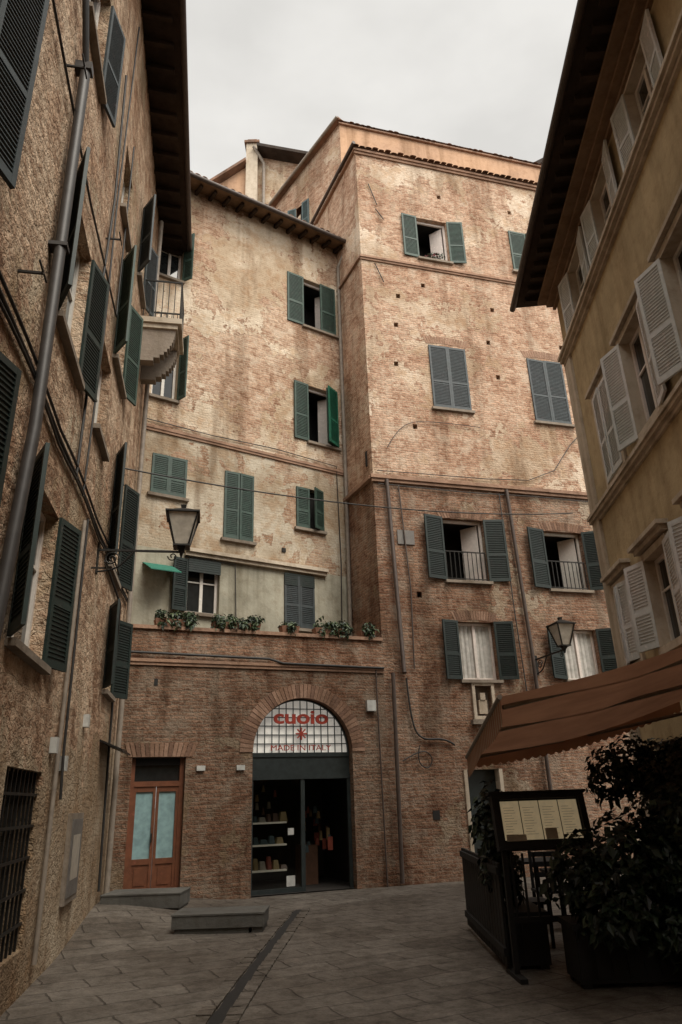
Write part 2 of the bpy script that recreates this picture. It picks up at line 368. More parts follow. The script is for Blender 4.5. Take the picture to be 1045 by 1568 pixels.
def foliage(name,blobs,n,size,mats,parent=None,droop=0):
    v=[];f=[];mi=[]
    tot=sum(b[3]*b[4]*b[5] for b in blobs)
    for b in blobs:
        k=int(n*(b[3]*b[4]*b[5])/tot)
        for _ in range(k):
            while 1:
                d=Vector((R(-1,1),R(-1,1),R(-1,1)))
                if .05<d.length<1: break
            d=d.normalized()*(d.length**.45)
            lump=.72+.5*mnoise.noise(Vector((b[0],b[1],b[2]))*3+d*2.1)
            p=Vector((b[0]+d.x*b[3]*lump,b[1]+d.y*b[4]*lump,b[2]+d.z*b[5]*lump))
            if mnoise.noise(p*5.5)>.22: continue
            s=size*R(.6,1.3)
            up=(d+Vector((R(-.8,.8),R(-.8,.8),R(-.2,1.0)))).normalized()
            ax=up.cross(Vector((R(-1,1),R(-1,1),R(-1,1)))).normalized(); sd=ax.cross(up)
            i=len(v)
            tip=p+ax*s-Vector((0,0,droop*s))
            v+= [p,p+ax*s*.45+sd*s*.3+up*s*.06,tip,p+ax*s*.45-sd*s*.3+up*s*.06,p+ax*s*.5-up*s*.03]
            f+=[(i,i+4,i+1),(i+1,i+4,i+2),(i+2,i+4,i+3),(i+3,i+4,i)]
            c=random.choices(range(len(mats)),[5,4,2][:len(mats)])[0]; mi+=[c]*4
    me=bpy.data.meshes.new(name); me.from_pydata([tuple(x) for x in v],[],f)
    for m in mats: me.materials.append(M[m])
    me.polygons.foreach_set('material_index',mi); me.update()
    ob=bpy.data.objects.new(name,me); COL.objects.link(ob)
    if parent: ob.parent=parent
    return ob
def rect(fr,mb,s0,s1,z0,z1,o,t,w,mat):
    mb.box(s0-w,s0,o,o+t,z0-w,z1+w,mat); mb.box(s1,s1+w,o,o+t,z0-w,z1+w,mat)
    mb.box(s0,s1,o,o+t-.003,z1,z1+w,mat); mb.box(s0,s1,o,o+t-.003,z0-w,z0,mat)

# ------------------------------------------------------------------ GROUND
def gz(x,y):
    def ss(t): t=max(0,min(1,t)); return t*t*(3-2*t)
    return .2*ss((-x-2.0)/2.0)*ss((y-9)/3.5)+.012*mnoise.noise(Vector((x*.9,y*.9,0)))
xs=[-400,-120,-40]+[-12+.4*i for i in range(61)]+[40,120,400]; ys=[-400,-120,-40]+[-8+.4*i for i in range(86)]+[60,150,500]
v=[(x,y,gz(x,y)) for y in ys for x in xs]; nx=len(xs)
f=[(j*nx+i,j*nx+i+1,(j+1)*nx+i+1,(j+1)*nx+i) for j in range(len(ys)-1) for i in range(nx-1)]
me=bpy.data.meshes.new('ground'); me.from_pydata(v,[],f); me.materials.append(M['ground'])
me.polygons.foreach_set('use_smooth',[True]*len(me.polygons)); me.update()
g=bpy.data.objects.new('ground',me); COL.objects.link(g)
mb=MB(WF); pts=[(-1.25,2.0),(-1.18,4.5),(-1.13,6.6),(-1.09,8.0),(-1.04,9.3),(-.97,11.0),(-.88,12.8)]
fine=[]
for a,b in zip(pts,pts[1:]):
    for k in range(6):
        t=k/6; fine.append((a[0]+(b[0]-a[0])*t,a[1]+(b[1]-a[1])*t))
fine.append(pts[-1])
for i,(a,b) in enumerate(zip(fine,fine[1:])):
    za,zb=gz(*a)+.006,gz(*b)+.006
    j0,j1=.012*math.sin(i*2.3),.012*math.sin((i+1)*2.3)
    mb.face([(a[0]-.06+j0,a[1],za),(a[0]+.06-j0,a[1],za),(b[0]+.06-j1,b[1],zb),(b[0]-.06+j1,b[1],zb)],'room')
    for sx,e in((-1,.065),(1,.065)):
        x0,x1=sorted((a[0]+sx*e,a[0]+sx*(e+.12))); g_=.004
        mb.box(x0+R(-.012,.0),x1,a[1]+g_,b[1]-g_,za-.03,za+.012+R(-.006,.006),'ground')
mb.obj('drainage_channel')
def stepblock(fr,s0,s1,o0,o1,z0,z1):
    mb=MB(fr)
    mb.box(s0,s1,o0,o1,z0+.05,z1,'step'); mb.box(s0+.04,s1-.2,o0+.03,o1-.02,z0-.1,z0+.048,'step')
    mb.box(s1-.16,s1-.02,o0+.03,o1-.02,z0-.1,z0+.048,'step')
    mb.box(s0-.01,s1+.01,o0-.01,o1+.012,z1+.001,z1+.02,'step')
    o=mb.obj('entrance_step'); 
    b=o.modifiers.new('b','BEVEL'); b.width=.008; b.segments=1; b.limit_method='ANGLE'
    return o
stepblock(WF,-4.0,-2.75,12.62,13.4,.06,.30)
stepblock(WF,-2.45,-1.22,10.8,11.45,.02,.22)

# ------------------------------------------------------------------ LEFT BRICK BUILDING
B=empty('brick_house')
LWIN=[
(2.1,3.3,5.6,7.6,'closed',165,163,'sh_bluedk'),
(5.3,6.4,9.9,11.6,'glass',160,163,'sh_bluedk'),
(5.85,7.1,6.15,7.9,'glass',158,163,'sh_left'),
(9.3,10.4,8.0,9.8,'closed',150,157,'sh_green'),
(10.6,11.8,5.1,6.95,'glass',155,155,'sh_dark'),
(5.8,7.1,2.9,4.45,'glass',156,163,'sh_left'),
(2.8,4.1,3.05,4.6,'glass',160,160,'sh_dark'),
(8.6,9.5,10.3,11.6,'glass',None,None,'sh_dark'),
(8.4,9.3,6.3,7.7,'glass',None,None,'sh_dark'),
(11.4,12.3,3.3,4.6,'glass',155,150,'sh_dark'),
(11.0,11.9,11.0,12.6,'glass',150,157,'sh_bluedk'),
(2.0,3.2,9.9,11.6,'glass',160,160,'sh_bluedk'),
]
holes=[w[:4] for w in LWIN]+[(6.35,7.75,.4,1.95),(12.1,12.9,10.72,12.9)]
mb=MB(LW); mb.wall(-4,14.6,-.5,15.2,holes,'left_wall')
mb.face([(14.6,0,-.5),(14.6,0,15.2),(14.6,-3,15.2),(14.6,-3,-.5)],'left_wall')
mb.face([(-4,0,-.5),(-4,0,15.2),(-4,-6,15.2),(-4,-6,-.5)],'left_wall')
mb.obj('walls',B)
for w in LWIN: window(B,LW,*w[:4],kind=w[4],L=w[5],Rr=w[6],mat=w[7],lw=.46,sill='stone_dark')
mb=MB(LW)
mb.face([(6.35,-.2,.4),(6.35,-.2,1.95),(7.75,-.2,1.95),(7.75,-.2,.4)],'glass')
for i in range(9): s=6.42+i*.158; mb.box(s-.011,s+.011,-.06,-.038,.4,1.95,'iron')
for z in(.62,.9,1.18,1.46,1.74): mb.box(6.35,7.75,-.038,-.022,z-.012,z+.012,'iron')
mb.obj('barred_window',B)
mb=MB(LW)
mb.face([(12.1,-.2,10.72),(12.1,-.2,12.9),(12.9,-.2,12.9),(12.9,-.2,10.72)],'glass')
mb.box(11.9,13.0,0,.82,10.6,10.72,'stone'); mb.box(11.95,12.95,0,.74,10.5,10.598,'stone')
for s in(12.0,12.7):
    for k in range(10):
        t=k/10; o1=.70*math.sqrt(max(0,1-t*t)); mb.box(s,s+.2,0,o1,10.5-.075*(k+1),10.5-.075*k-.001,'stone_dark')
mb.obj('balcony',B)
mb=MB(LW)
for i in range(9): s=11.93+i*1.04/8; mb.box(s-.008,s+.008,.77,.786,10.72,11.62,'iron')
for s in(11.93,12.97):
    for i in range(7): o=.05+i*.12; mb.box(s-.008,s+.008,o-.008,o+.008,10.72,11.62,'iron')
    mb.box(s-.012,s+.012,0,.79,11.62,11.65,'iron')
mb.box(11.92,12.98,.765,.79,11.62,11.652,'iron'); mb.obj('balcony_railing',B)
eave(B,LW,-4,14.75,14.8,.60,'wood_eave','wood_eave',step=.5,tilemat='tile_dark',rise=.12)
mb=MB(LW)
mb.box(9.5,10.4,0,.05,.55,1.55,'stone_dark'); mb.box(9.57,10.33,.05,.06,.62,1.48,'plaque'); mb.box(9.7,10.2,.06,.063,.8,1.3,'good4'); mb.obj('notice_board',B)
tube('downpipe',[(5.0,.1,0.0),(5.05,.1,2.6),(5.35,.1,4.6),(5.3,.1,8.9)],.055,'pipe_l',B,LW)
tube('downpipe_upper',[(5.3,.1,8.9),(4.9,.1,9.5),(4.0,.1,11.2),(3.9,.1,14.6)],.035,'cable',B,LW)
mb=MB(LW); mb.box(5.24,5.36,0,.17,8.85,8.95,'pipe_l'); mb.box(5.0,5.12,0,.17,2.5,2.54,'pipe_l'); mb.box(5.27,5.4,0,.17,6.5,6.54,'pipe_l'); mb.obj('pipe_brackets',B)
tube('downpipe_far',[(13.2,.1,0.2),(13.2,.1,9.8),(13.4,.1,14.6)],.05,'pipe_pale',B,LW)
for zz,sg,rr in((5.0,.12,.02),(5.1,.2,.016),(4.92,.3,.014)):
    P=[]
    for i in range(24):
        s=2.0+i*.5; P.append((s,.04,zz+ .18*(s/12)+sg*abs(math.sin(s*1.15+zz))*.3))
    tube('facade_cable',P,rr,'cable',B,LW)
tube('facade_cable',[(7.5,.04,5.1),(7.6,.04,7.2),(7.9,.04,9.7),(7.7,.04,12)],.018,'cable',B,LW)
tube('facade_cable',[(8.0,.04,5.1),(8.2,.04,7.6),(8.1,.04,9.7),(8.3,.04,14)],.014,'cable',B,LW)
tube('facade_cable',[(2.0,.04,8.1),(4,.04,8.3),(6.5,.04,8.25),(9,.04,8.5),(9,.04,12)],.014,'cable',B,LW)
tube('facade_cable',[(8.5,.04,5.0),(8.55,.04,2.2),(8.6,.05,1.7)],.016,'cable',B,LW)
tube('facade_cable',[(10.2,.04,5.0),(12.3,.04,4.9),(12.5,.04,2.2),(12.6,.05,.4)],.02,'cable',B,LW)
tube('facade_cable',[(8.2,.04,.2),(8.25,.04,2.6),(8.3,.04,4.9)],.025,'pipe_pale',B,LW)
mb=MB(LW)
for s,z in((8.6,2.0),(7.95,2.15),(9.9,2.6)): mb.box(s,s+.12,0,.07,z,z+.16,'metergrey')
for s,z in((4.6,5.6),(4.9,8.4),(9.3,4.6),(7.8,8.9)): mb.box(s,s+.02,0,.2,z,z+.02,'iron'); mb.box(s-.12,s+.14,.185,.2,z+.021,z+.035,'iron')
mb.obj('wall_fixtures',B)
mb=MB(LW)
mb.hexa([(11.6,0,2.55),(12.9,0,2.55),(12.9,.35,2.4),(11.6,.35,2.4),(11.6,0,2.58),(12.9,0,2.58),(12.9,.35,2.43),(11.6,.35,2.43)],'iron')
mb.obj('door_canopy',B)

# ------------------------------------------------------------------ CREAM HOUSE
B=empty('plastered_brick_house')
CW=[(-1.2,-.15,13.85,15.5,'openw',178,6,'sh_green'),
(-1.1,-.2,10.25,11.95,'openw',176,18,'sh_green'),
(-3.41,-2.66,7.2,8.9,'closed',2,4,'sh_green'),
(-1.5,-.72,7.8,8.9,'closed',0,25,'sh_green'),
(-5.16,-4.34,7.97,8.95,'closed',0,0,'sh_green'),
(-4.2,-3.45,5.4,6.55,'glass',165,None,'sh_dark'),
(-1.84,-1.03,5.3,6.55,'closed',3,3,'sh_bluedk'),
(-5.35,-4.75,13.86,15.3,'glass',None,120,'sh_green'),
(-5.3,-4.7,10.4,12.1,'glass',None,110,'sh_green'),]
h=[w[:4] for w in CW]
mb=MB(CR)
mb.wall(-6,0.4,9.6,17.25,h,'brick_cream',rmat='stone'); mb.wall(-6,0.4,6.72,9.6,h,'plaster_mix',rmat='stone'); mb.wall(-6,0.4,3.5,6.72,h,'plaster_green',o=.0)
mb.obj('walls',B)
for w in CW: window(B,CR,*w[:4],kind=w[4],L=w[5],Rr=w[6],mat=w[7],sill='stone_dark')
mb=MB(CR)
leaf(mb,-.23,.06,.44,10.26,11.95,-1,24,'sh_bright'); mb.obj('green_shutter',B)
mb=MB(CR)
mb.box(-6,.02,0,.06,9.55,9.62,'brick_trim'); mb.box(-6,.02,0,.04,9.49,9.548,'brick_trim')
mb.box(-4.3,-.7,0,.16,6.72,6.80,'stone'); mb.box(-4.3,-.7,0,.10,6.64,6.718,'stone')
for a,b,z0,z1 in((-4.2,-3.45,6.3,6.6),(-1.84,-1.03,6.3,6.6)): 
    for i in range(6): mb.box(a,b,.02,.045,z0+i*.05,z0+i*.05+.044,'sh_dark')
mb.obj('string_courses',B)
eave(B,CR,-6.2,.15,16.85,.5,'wood_eave_l','wood_eave',step=.4,tilemat='tile',rise=.3,back=4)
tube('downpipe',[(.02,.55,16.8),(-.06,.12,16.3),(-.06,.1,9),(-.1,.1,4.6)],.05,'pipe_pale',B,CR)
tube('wall_cable',[(-5.5,.04,9.75),(-3.8,.04,9.72),(-2.1,.04,9.78),(-.3,.04,9.7),(-.25,.04,7.0),(-.3,.04,5.0)],.012,'cable',B,CR)
tube('wall_cable',[(-4.3,.04,6.62),(-3.1,.04,6.60),(-3.05,.04,5.2)],.012,'cable',B,CR)
mb=MB(CR)
mb.hexa([(-5.2,0,6.35),(-4.55,0,6.35),(-4.55,.6,6.05),(-5.2,.6,6.05),(-5.2,0,6.37),(-4.55,0,6.37),(-4.55,.6,6.07),(-5.2,.6,6.07)],'teal'); mb.obj('teal_canopy',B)
mb=MB(CR); mb.box(-1.9,-1.8,0,.03,7.1,7.2,'room'); mb.obj('wall_vent',B)

# ------------------------------------------------------------------ TOWER HOUSE
B=empty('tall_brick_house')
TWIN=[(1.75,2.7,15.8,17.3,'openw',172,168,'sh_green'),
(4.74,5.9,15.92,17.45,'closed',0,0,'sh_green'),
(1.76,2.83,10.92,12.86,'closed',0,0,'sh_bluedk'),
(4.7,5.8,10.85,12.86,'closed',0,0,'sh_bluedk'),
(1.7,2.78,6.28,7.85,'openw',165,170,'sh_dark'),
(4.42,5.5,6.18,7.7,'openw',165,150,'sh_dark'),
(1.85,2.75,3.98,5.3,'curtain',165,165,'sh_dark'),
(4.5,5.45,4.0,5.2,'curtain',160,150,'sh_dark')]
h=[w[:4] for w in TWIN]+[(1.72,2.5,-.5,2.1)]
put=[(2.56,18.27),(1.78,14.84),(1.01,14.34),(3.85,14.36),(.89,13.37),(3.59,13.21),(3.75,12.11),(.81,12.12),(4.9,18.2),(1.2,10.3),(5.9,13.4),(.97,5.9)]
ph=[(s-.06,s+.06,z-.07,z+.07) for s,z in put]
mb=MB(TW)
mb.wall(0,12,8.8,19.55,h+ph,'brick_pale'); mb.wall(0,12,-.5,8.8,h+ph+[(2.1,2.5,3.2,3.85)],'brick_red')
for a,b,c,d in ph: mb.face([(a,-.215,c),(a,-.215,d),(b,-.215,d),(b,-.215,c)],'room')
mb.face([(1.72,-.2,-.5),(1.72,-.2,2.1),(2.5,-.2,2.1),(2.5,-.2,-.5)],'steel_dk')
mb.box(1.66,1.74,-.18,.03,-.2,2.1,'stone'); mb.box(2.48,2.56,-.18,.03,-.2,2.1,'stone')
mb.box(12,12.1,-8,0,-.5,19.5,'brick_pale')
mb.obj('front_wall',B)
mb=MB(TS); mb.wall(0,9,8.8,19.55,[],'brick_pale'); mb.wall(0,9,-.5,8.8,[],'brick_red')
mb.box(.25,.33,0,.02,9.2,9.6,'room'); mb.obj('side_wall',B)
for w in TWIN: window(B,TW,*w[:4],kind=w[4],L=w[5],Rr=w[6],mat=w[7],sill='stone_dark')
for a,b,z in((1.7,2.78,6.28),(4.42,5.5,6.18)): railing(B,TW,a+.03,b-.03,z,z+.72,-.03)
mb=MB(TW)
b=12
mb.box(-.05,b,0,.07,15.46,15.53,'brick_trim'); mb.box(-.03,b,0,.04,15.40,15.458,'brick_trim')
mb.box(-.08,b,0,.10,8.74,8.83,'brick_trim'); mb.box(-.05,b,0,.06,8.66,8.738,'brick_trim'); 
mb.box(-.05,b,0,.05,19.34,19.42,'brick_trim'); mb.box(-.08,b,0,.09,19.422,19.5,'brick_trim')
tiles(mb,TW,-.12,12,.17,19.53,'tile',back=1.5,r=.09,flat=.35)
mb.face([(-.1,.12,19.53),(12,.12,19.53),(12,-9,21.0),(-.1,-9,21.0)],'tile')
mb.box(.52,.94,0,.03,7.1,7.45,'plaque'); mb.box(.9,1.05,0,.012,1.15,1.33,'room')
mb.obj('trim_and_roof',B)
mb=MB(TW); K=17
for (a,b,z) in((1.76,2.83,13.02),(4.7,5.8,13.0),(1.7,2.78,7.95),(4.42,5.5,7.8),(1.85,2.75,5.42)):
    for i in range(K):
        s=a-.05+(b-a+.1)*i/K; w_=(b-a+.1)/K*.86; k=(i-K/2)*.011; zz=z-.0+.05*math.sin(math.pi*(i+.5)/K)
        mb.hexa([(s,-.02,zz-.12),(s+w_,-.02,zz-.12),(s+w_,.008,zz-.12),(s,.008,zz-.12),(s+k,-.02,zz+.10),(s+w_+k,-.02,zz+.10),(s+w_+k,.008,zz+.10),(s+k,.008,zz+.10)],'brick_trim' if z>9 else 'vb%d'%random.randrange(3))
mb.obj('relieving_arches',B)
mb=MB(TS); mb.box(0.02,9,0,.07,15.46,15.53,'brick_trim'); mb.box(0.02,1.6,0,.10,8.74,8.83,'brick_trim'); mb.box(0,9,0,.09,19.42,19.5,'brick_trim')
mb.obj('side_trim',B)
tube('side_gutter',[(-.2,.14,19.54),(9,.14,19.54)],.055,'gutter',B,TS)
mb=MB(TW)
mb.face([(2.1,-.15,3.2),(2.1,-.15,3.85),(2.5,-.15,3.85),(2.5,-.15,3.2)],'stone_dark'); rect(TW,mb,2.1,2.5,3.2,3.85,0,.05,.07,'stone')
mb.box(2.2,2.4,-.12,-.03,3.25,3.55,'stone'); mb.box(2.24,2.36,-.1,-.01,3.55,3.7,'stone'); mb.box(1.95,2.65,0,.13,3.02,3.12,'stone_dark')
mb.obj('wall_shrine',B)
tube('downpipe',[(.31,.1,8.7),(.44,.1,4.15),(.44,.12,4.1)],.05,'pipe',B,TW)
tube('downpipe_lower',[(.18,.1,4.1),(.12,.1,0.05)],.045,'pipe',B,TW)
tube('downpipe_side',[(3.5,.09,8.7),(3.62,.09,4.6),(3.62,.09,0)],.045,'pipe',B,TW)
tube('wall_cable',[(.1,.05,8.95),(3,.05,8.98),(4.2,.05,9.05),(5.0,.05,9.4),(5.6,.05,10.2),(6.4,.05,11)],.011,'cable',B,TW)
tube('wall_cable',[(.1,.05,8.6),(2.4,.05,8.56),(4.3,.05,8.6),(6.6,.05,8.58)],.012,'cable',B,TW)
tube('wall_cable',[(3.3,.05,8.6),(3.32,.05,5.6),(3.4,.05,3.0)],.014,'cable',B,TW)
tube('wall_cable',[(.5,.05,4.0),(.53,.05,3.2),(.7,.05,2.7),(1.3,.05,2.75),(1.5,.05,2.6)],.02,'cable',B,TW,True)
tube('wall_cable',[(.3,.05,2.3),(.75,.05,2.55),(1.0,.05,2.35),(.85,.05,2.1),(.6,.05,2.3),(.7,.05,2.6)],.012,'cable',B,TW,True)
tube('wall_cable',[(.62,.05,8.6),(.75,.05,6),(.7,.05,4.2)],.018,'pipe',B,TW)
tube('wall_cable',[(.4,.05,9.6),(.75,.05,10.3),(1.6,.05,10.5),(3.0,.05,10.45)],.009,'cable',B,TW,True)
for s,z,l in((.45,18.2,.75),(.62,17.3,.35),(.5,15.3,.6)):
    tube('tie_rod',[(s-.12,.04,z),(s+.1,.05,z-l)],.014,'iron',B,TW)
foliage('window_plants',[(TW(2.2,-.02,15.95).x,TW(2.2,-.02,15.95).y,15.97,.42,.1,.14)],260,.07,['leaf1','leaf2','pink'],B)

# ------------------------------------------------------------------ SHOP
B=empty('shop_front_building')
A0,A1,ZS=-2.9,-.8,2.5; cx=(A0+A1)/2; rad=(A1-A0)/2
ZT=3.75
h=[(A0,A1,-.5,ZT),(-5.15,-4.18,-.5,2.43)]
mb=MB(SH)
mb.wall(-6,0,-.5,4.15,h,'brick_brown',reveal=0.0)
mb.wall(-6,0,4.15,4.8,[],'brick_red')
N=24
for i in range(N):
    t0,t1=math.pi*i/N,math.pi*(i+1)/N
    a=(cx-rad*math.cos(t0),ZS+rad*math.sin(t0)); b=(cx-rad*math.cos(t1),ZS+rad*math.sin(t1))
    mb.face([(a[0],0,a[1]),(a[0],0,ZT),(b[0],0,ZT),(b[0],0,b[1])],'brick_brown')
    mb.face([(a[0],0,a[1]),(b[0],0,b[1]),(b[0],-.3,b[1]),(a[0],-.3,a[1])],'vb0')
for s in(A0,A1): mb.face([(s,0,-.5),(s,0,ZS),(s,-.3,ZS),(s,-.3,-.5)],'brick_brown')
for s in(-5.15,-4.18): mb.face([(s,0,-.5),(s,0,2.43),(s,-.3,2.43),(s,-.3,-.5)],'brick_brown')
mb.face([(-5.15,0,2.43),(-4.18,0,2.43),(-4.18,-.3,2.43),(-5.15,-.3,2.43)],'brick_brown')
mb.box(-6,0,-.3,.05,4.8,4.87,'brick_trim'); mb.face([(-6,-.3,4.3),(0,-.3,4.3),(0,-4,4.3),(-6,-4,4.3)],'stone_dark'); mb.face([(-6,-.3,4.3),(-6,-.3,4.8),(0,-.3,4.8),(0,-.3,4.3)],'brick_red')
mb.box(-6,0,0,.06,4.16,4.22,'brick_trim'); mb.box(-6,0,0,.035,4.1,4.158,'brick_trim')
mb.obj('walls',B)
mb=MB(SH); K=46
for i in range(K):
    t0=math.pi*(i+.06)/K;t1=math.pi*(i+.94)/K; r0,r1=rad-.004,rad+.27+R(-.01,.01); o=.012+R(0,.01)
    def pp(r,t,o): return (cx-r*math.cos(t),o,ZS+r*math.sin(t))
    c=[pp(r0,t0,-.03),pp(r1,t0,-.03),pp(r1,t0,o),pp(r0,t0,o),pp(r0,t1,-.03),pp(r1,t1,-.03),pp(r1,t1,o),pp(r0,t1,o)]
    mb.hexa(c,'vb%d'%random.randrange(3))
for i in range(15):
    s=-5.22+i*.078; k=(i-7)*.012
    c=[(s,-.02,2.435),(s+.066,-.02,2.435),(s+.066,.015,2.435),(s,.015,2.435),(s+k,-.02,2.68),(s+.07+k,-.02,2.68),(s+.07+k,.015,2.68),(s+k,.015,2.68)]
    mb.hexa(c,'vb%d'%random.randrange(3))
mb.obj('brick_arches',B)
mb=MB(SH); o=-.2
mb.box(-5.148,-5.07,o,o+.08,.1,2.42,'wood_door'); mb.box(-4.26,-4.182,o,o+.08,.1,2.42,'wood_door'); mb.box(-5.07,-4.26,o,o+.078,2.3,2.42,'black_wood'); mb.box(-5.07,-4.26,o,o+.078,1.93,2.02,'wood_door')
mb.face([(-5.07,o+.02,2.02),(-5.07,o+.02,2.3),(-4.26,o+.02,2.3),(-4.26,o+.02,2.02)],'glass')
for a,b in((-5.07,-4.67),(-4.66,-4.26)):
    mb.box(a,a+.05,o+.01,o+.06,.15,1.93,'wood_door'); mb.box(b-.05,b,o+.01,o+.06,.15,1.93,'wood_door')
    mb.box(a+.05,b-.05,o+.011,o+.058,1.84,1.93,'wood_door'); mb.box(a+.05,b-.05,o+.011,o+.058,.65,.74,'wood_door'); mb.box(a+.05,b-.05,o+.011,o+.058,.15,.27,'wood_door')
    mb.box(a+.05,b-.05,o+.015,o+.04,.27,.65,'wood_door'); mb.box(a+.10,b-.10,o+.04,o+.052,.32,.60,'wood_door')
    mb.face([(a+.05,o+.03,.74),(a+.05,o+.03,1.84),(b-.05,o+.03,1.84),(b-.05,o+.03,.74)],'door_glass')
mb.box(-4.72,-4.70,o+.06,o+.10,1.0,1.15,'iron')
mb.box(-5.15,-4.18,-.25,.04,-.2,.15,'step')
mb.obj('wooden_door',B)
mb=MB(SH); o=-.22
mb.box(A0,A1,o-.03,o+.05,2.42,2.5,'steel_dk'); mb.box(A0,A1,o-.02,o+.03,2.08,2.42,'steel_dk'); mb.box(A0,A1,o-.021,o+.06,2.0,2.08,'steel_dk')
for s in(A0,A1-.07): mb.box(s,s+.07,o-.02,o+.045,0,2.0,'steel_dk')
mb.box(-1.86,-1.78,o-.02,o+.045,0,2.0,'steel_dk'); mb.box(A0+.07,-1.86,o-.02,o+.04,0,.1,'steel_dk')
mb.face([(A0+.07,o,.1),(A0+.07,o,2.0),(-1.86,o,2.0),(-1.86,o,.1)],'shopglass')
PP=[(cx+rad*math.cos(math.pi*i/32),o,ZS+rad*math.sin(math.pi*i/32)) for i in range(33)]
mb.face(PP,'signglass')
def halfw(z): return math.sqrt(max(0,rad*rad-(z-ZS)**2))
z=ZS+.17
while z<ZS+rad-.05:
    w=halfw(z); mb.box(cx-w,cx+w,o+.002,o+.03,z-.008,z+.008,'steel_dk'); z+=.17
s=A0+.15
while s<A1-.05:
    hgt=math.sqrt(max(0,rad*rad-(s-cx)**2)); mb.box(s-.007,s+.007,o+.003,o+.028,ZS,ZS+hgt,'steel_dk'); s+=.15
for i in range(32):
    t0,t1=math.pi*i/32,math.pi*(i+1)/32
    c=[(cx-r*math.cos(t),oo,ZS+r*math.sin(t)) for (r,oo,t) in((rad-.035,o,t0),(rad,o,t0),(rad,o+.05,t0),(rad-.035,o+.05,t0),(rad-.035,o,t1),(rad,o,t1),(rad,o+.05,t1),(rad-.035,o+.05,t1))]
    mb.hexa(c,'steel_dk')
mb.obj('shop_glazing',B)
mb=MB(SH); D=-2.6
mb.face([(-3.2,D,0),(-3.2,D,2.45),(-.5,D,2.45),(-.5,D,0)],'shopfloor'); mb.face([(-3.2,-.3,0),(-3.2,D,0),(-3.2,D,2.45),(-3.2,-.3,2.45)],'shopfloor'); mb.face([(-.5,-.3,0),(-.5,D,0),(-.5,D,2.45),(-.5,-.3,2.45)],'shopfloor')
mb.face([(-3.2,-.26,2.46),(-3.2,D,2.46),(-.5,D,2.46),(-.5,-.26,2.46)],'shopfloor'); mb.face([(-3.2,-.1,.02),(-3.2,D,.02),(-.5,D,.02),(-.5,-.1,.02)],'shopfloor')
for z in(.35,.8,1.2): 
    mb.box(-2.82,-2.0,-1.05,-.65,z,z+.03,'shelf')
    s=-2.78
    while s<-2.1:
        w=R(.06,.16); hh=R(.07,.26); g_='good%d'%random.randrange(5)
        mb.hexa([(s,-.9,z+.031),(s+w,-.9,z+.031),(s+w,-.72,z+.031),(s,-.72,z+.031),(s+w*.15,-.85,z+.03+hh),(s+w*.85,-.85,z+.03+hh),(s+w*.85,-.76,z+.03+hh),(s+w*.15,-.76,z+.03+hh)],g_); s+=w+.03
mb.box(-2.84,-2.8,-1.05,-.65,.02,1.7,'shelf')
for i in range(26):
    s=R(-1.45,-1.05) if i<16 else R(-2.7,-1.9); z=R(.5,1.5) if i<16 else R(1.35,1.85); q=R(-1.9,-1.2); w=R(.05,.1)
    mb.hexa([(s,q,z),(s+w,q,z),(s+w,q+.06,z),(s,q+.06,z),(s+.02,q,z+.14),(s+w-.02,q,z+.14),(s+w-.02,q+.06,z+.14),(s+.02,q+.06,z+.14)],'good%d'%random.randrange(5))
for i in range(9): 
    z=.6+R(0,.5); mb.box(-1.0+R(-.05,.04),-.93+R(-.02,.02),-.9-i*.1,-.88-i*.1,z,z+R(.15,.35),'good%d'%(i%4))
mb.box(-1.5,-1.15,-1.6,-1.2,.02,.75,'good3')
mb.box(-2.12,-2.0,o+.004,o+.008,1.0,1.12,'metergrey'); mb.box(-2.15,-1.98,o+.004,o+.008,.12,.3,'metergrey')
mb.obj('shop_interior',B)
mb=MB(SH)
mb.box(-.46,-.26,0,.09,3.3,3.52,'metergrey'); mb.box(-3.98,-3.82,0,.05,2.18,2.27,'metergrey'); mb.box(-3.22,-3.06,0,.05,2.18,2.27,'metergrey'); mb.box(-4.85,-4.78,0,.006,3.72,3.85,'room')
mb.obj('wall_fixtures',B)
tube('wall_pipe',[(-5.4,.07,4.33),(-2.6,.07,4.3),(-2.3,.07,4.22),(-.02,.07,4.2)],.025,'cable',B,SH)
tube('wall_cable',[(-.2,.04,4.2),(-.2,.04,3.4),(-.18,.04,0)],.015,'pipe',B,SH)
SG=empty('shop_sign')
def text(body,size,s,o,z,mat,ext=.012,off=0.0,fr=SH,sx=1.0):
    cu=bpy.data.curves.new(body,'FONT'); cu.body=body; cu.size=size; cu.extrude=ext; cu.offset=off; cu.align_x='CENTER'; cu.materials.append(M[mat])
    ob=bpy.data.objects.new('letters',cu); COL.objects.link(ob)
    X=fr.d; Z=Vector((0,0,1))
    m=Matrix((( X.x*sx,Z.x,fr.n.x,0),(X.y*sx,Z.y,fr.n.y,0),(0,1,0,0),(0,0,0,1)))
    p=fr(s,o,z); m.translation=p; ob.matrix_world=m; ob.parent=SG; return ob
text('cuoio',.38,cx,-.14,3.06,'red',off=.010,sx=1.38)
text('MADE IN ITALY',.15,cx,-.165,2.54,'red',ext=.006,off=.0,sx=1.25)
mb=MB(SH)
for k in range(4):
    t=math.pi*k/4
    def fn(a,b,z,t=t): return (cx+a*math.cos(t)-z*math.sin(t),b,2.86+a*math.sin(t)+z*math.cos(t))
    mb.box(-.12,.12,-.15+.001*k,-.135+.001*k,-.013,.013,'red',fn)
mb.obj('star_emblem',SG)
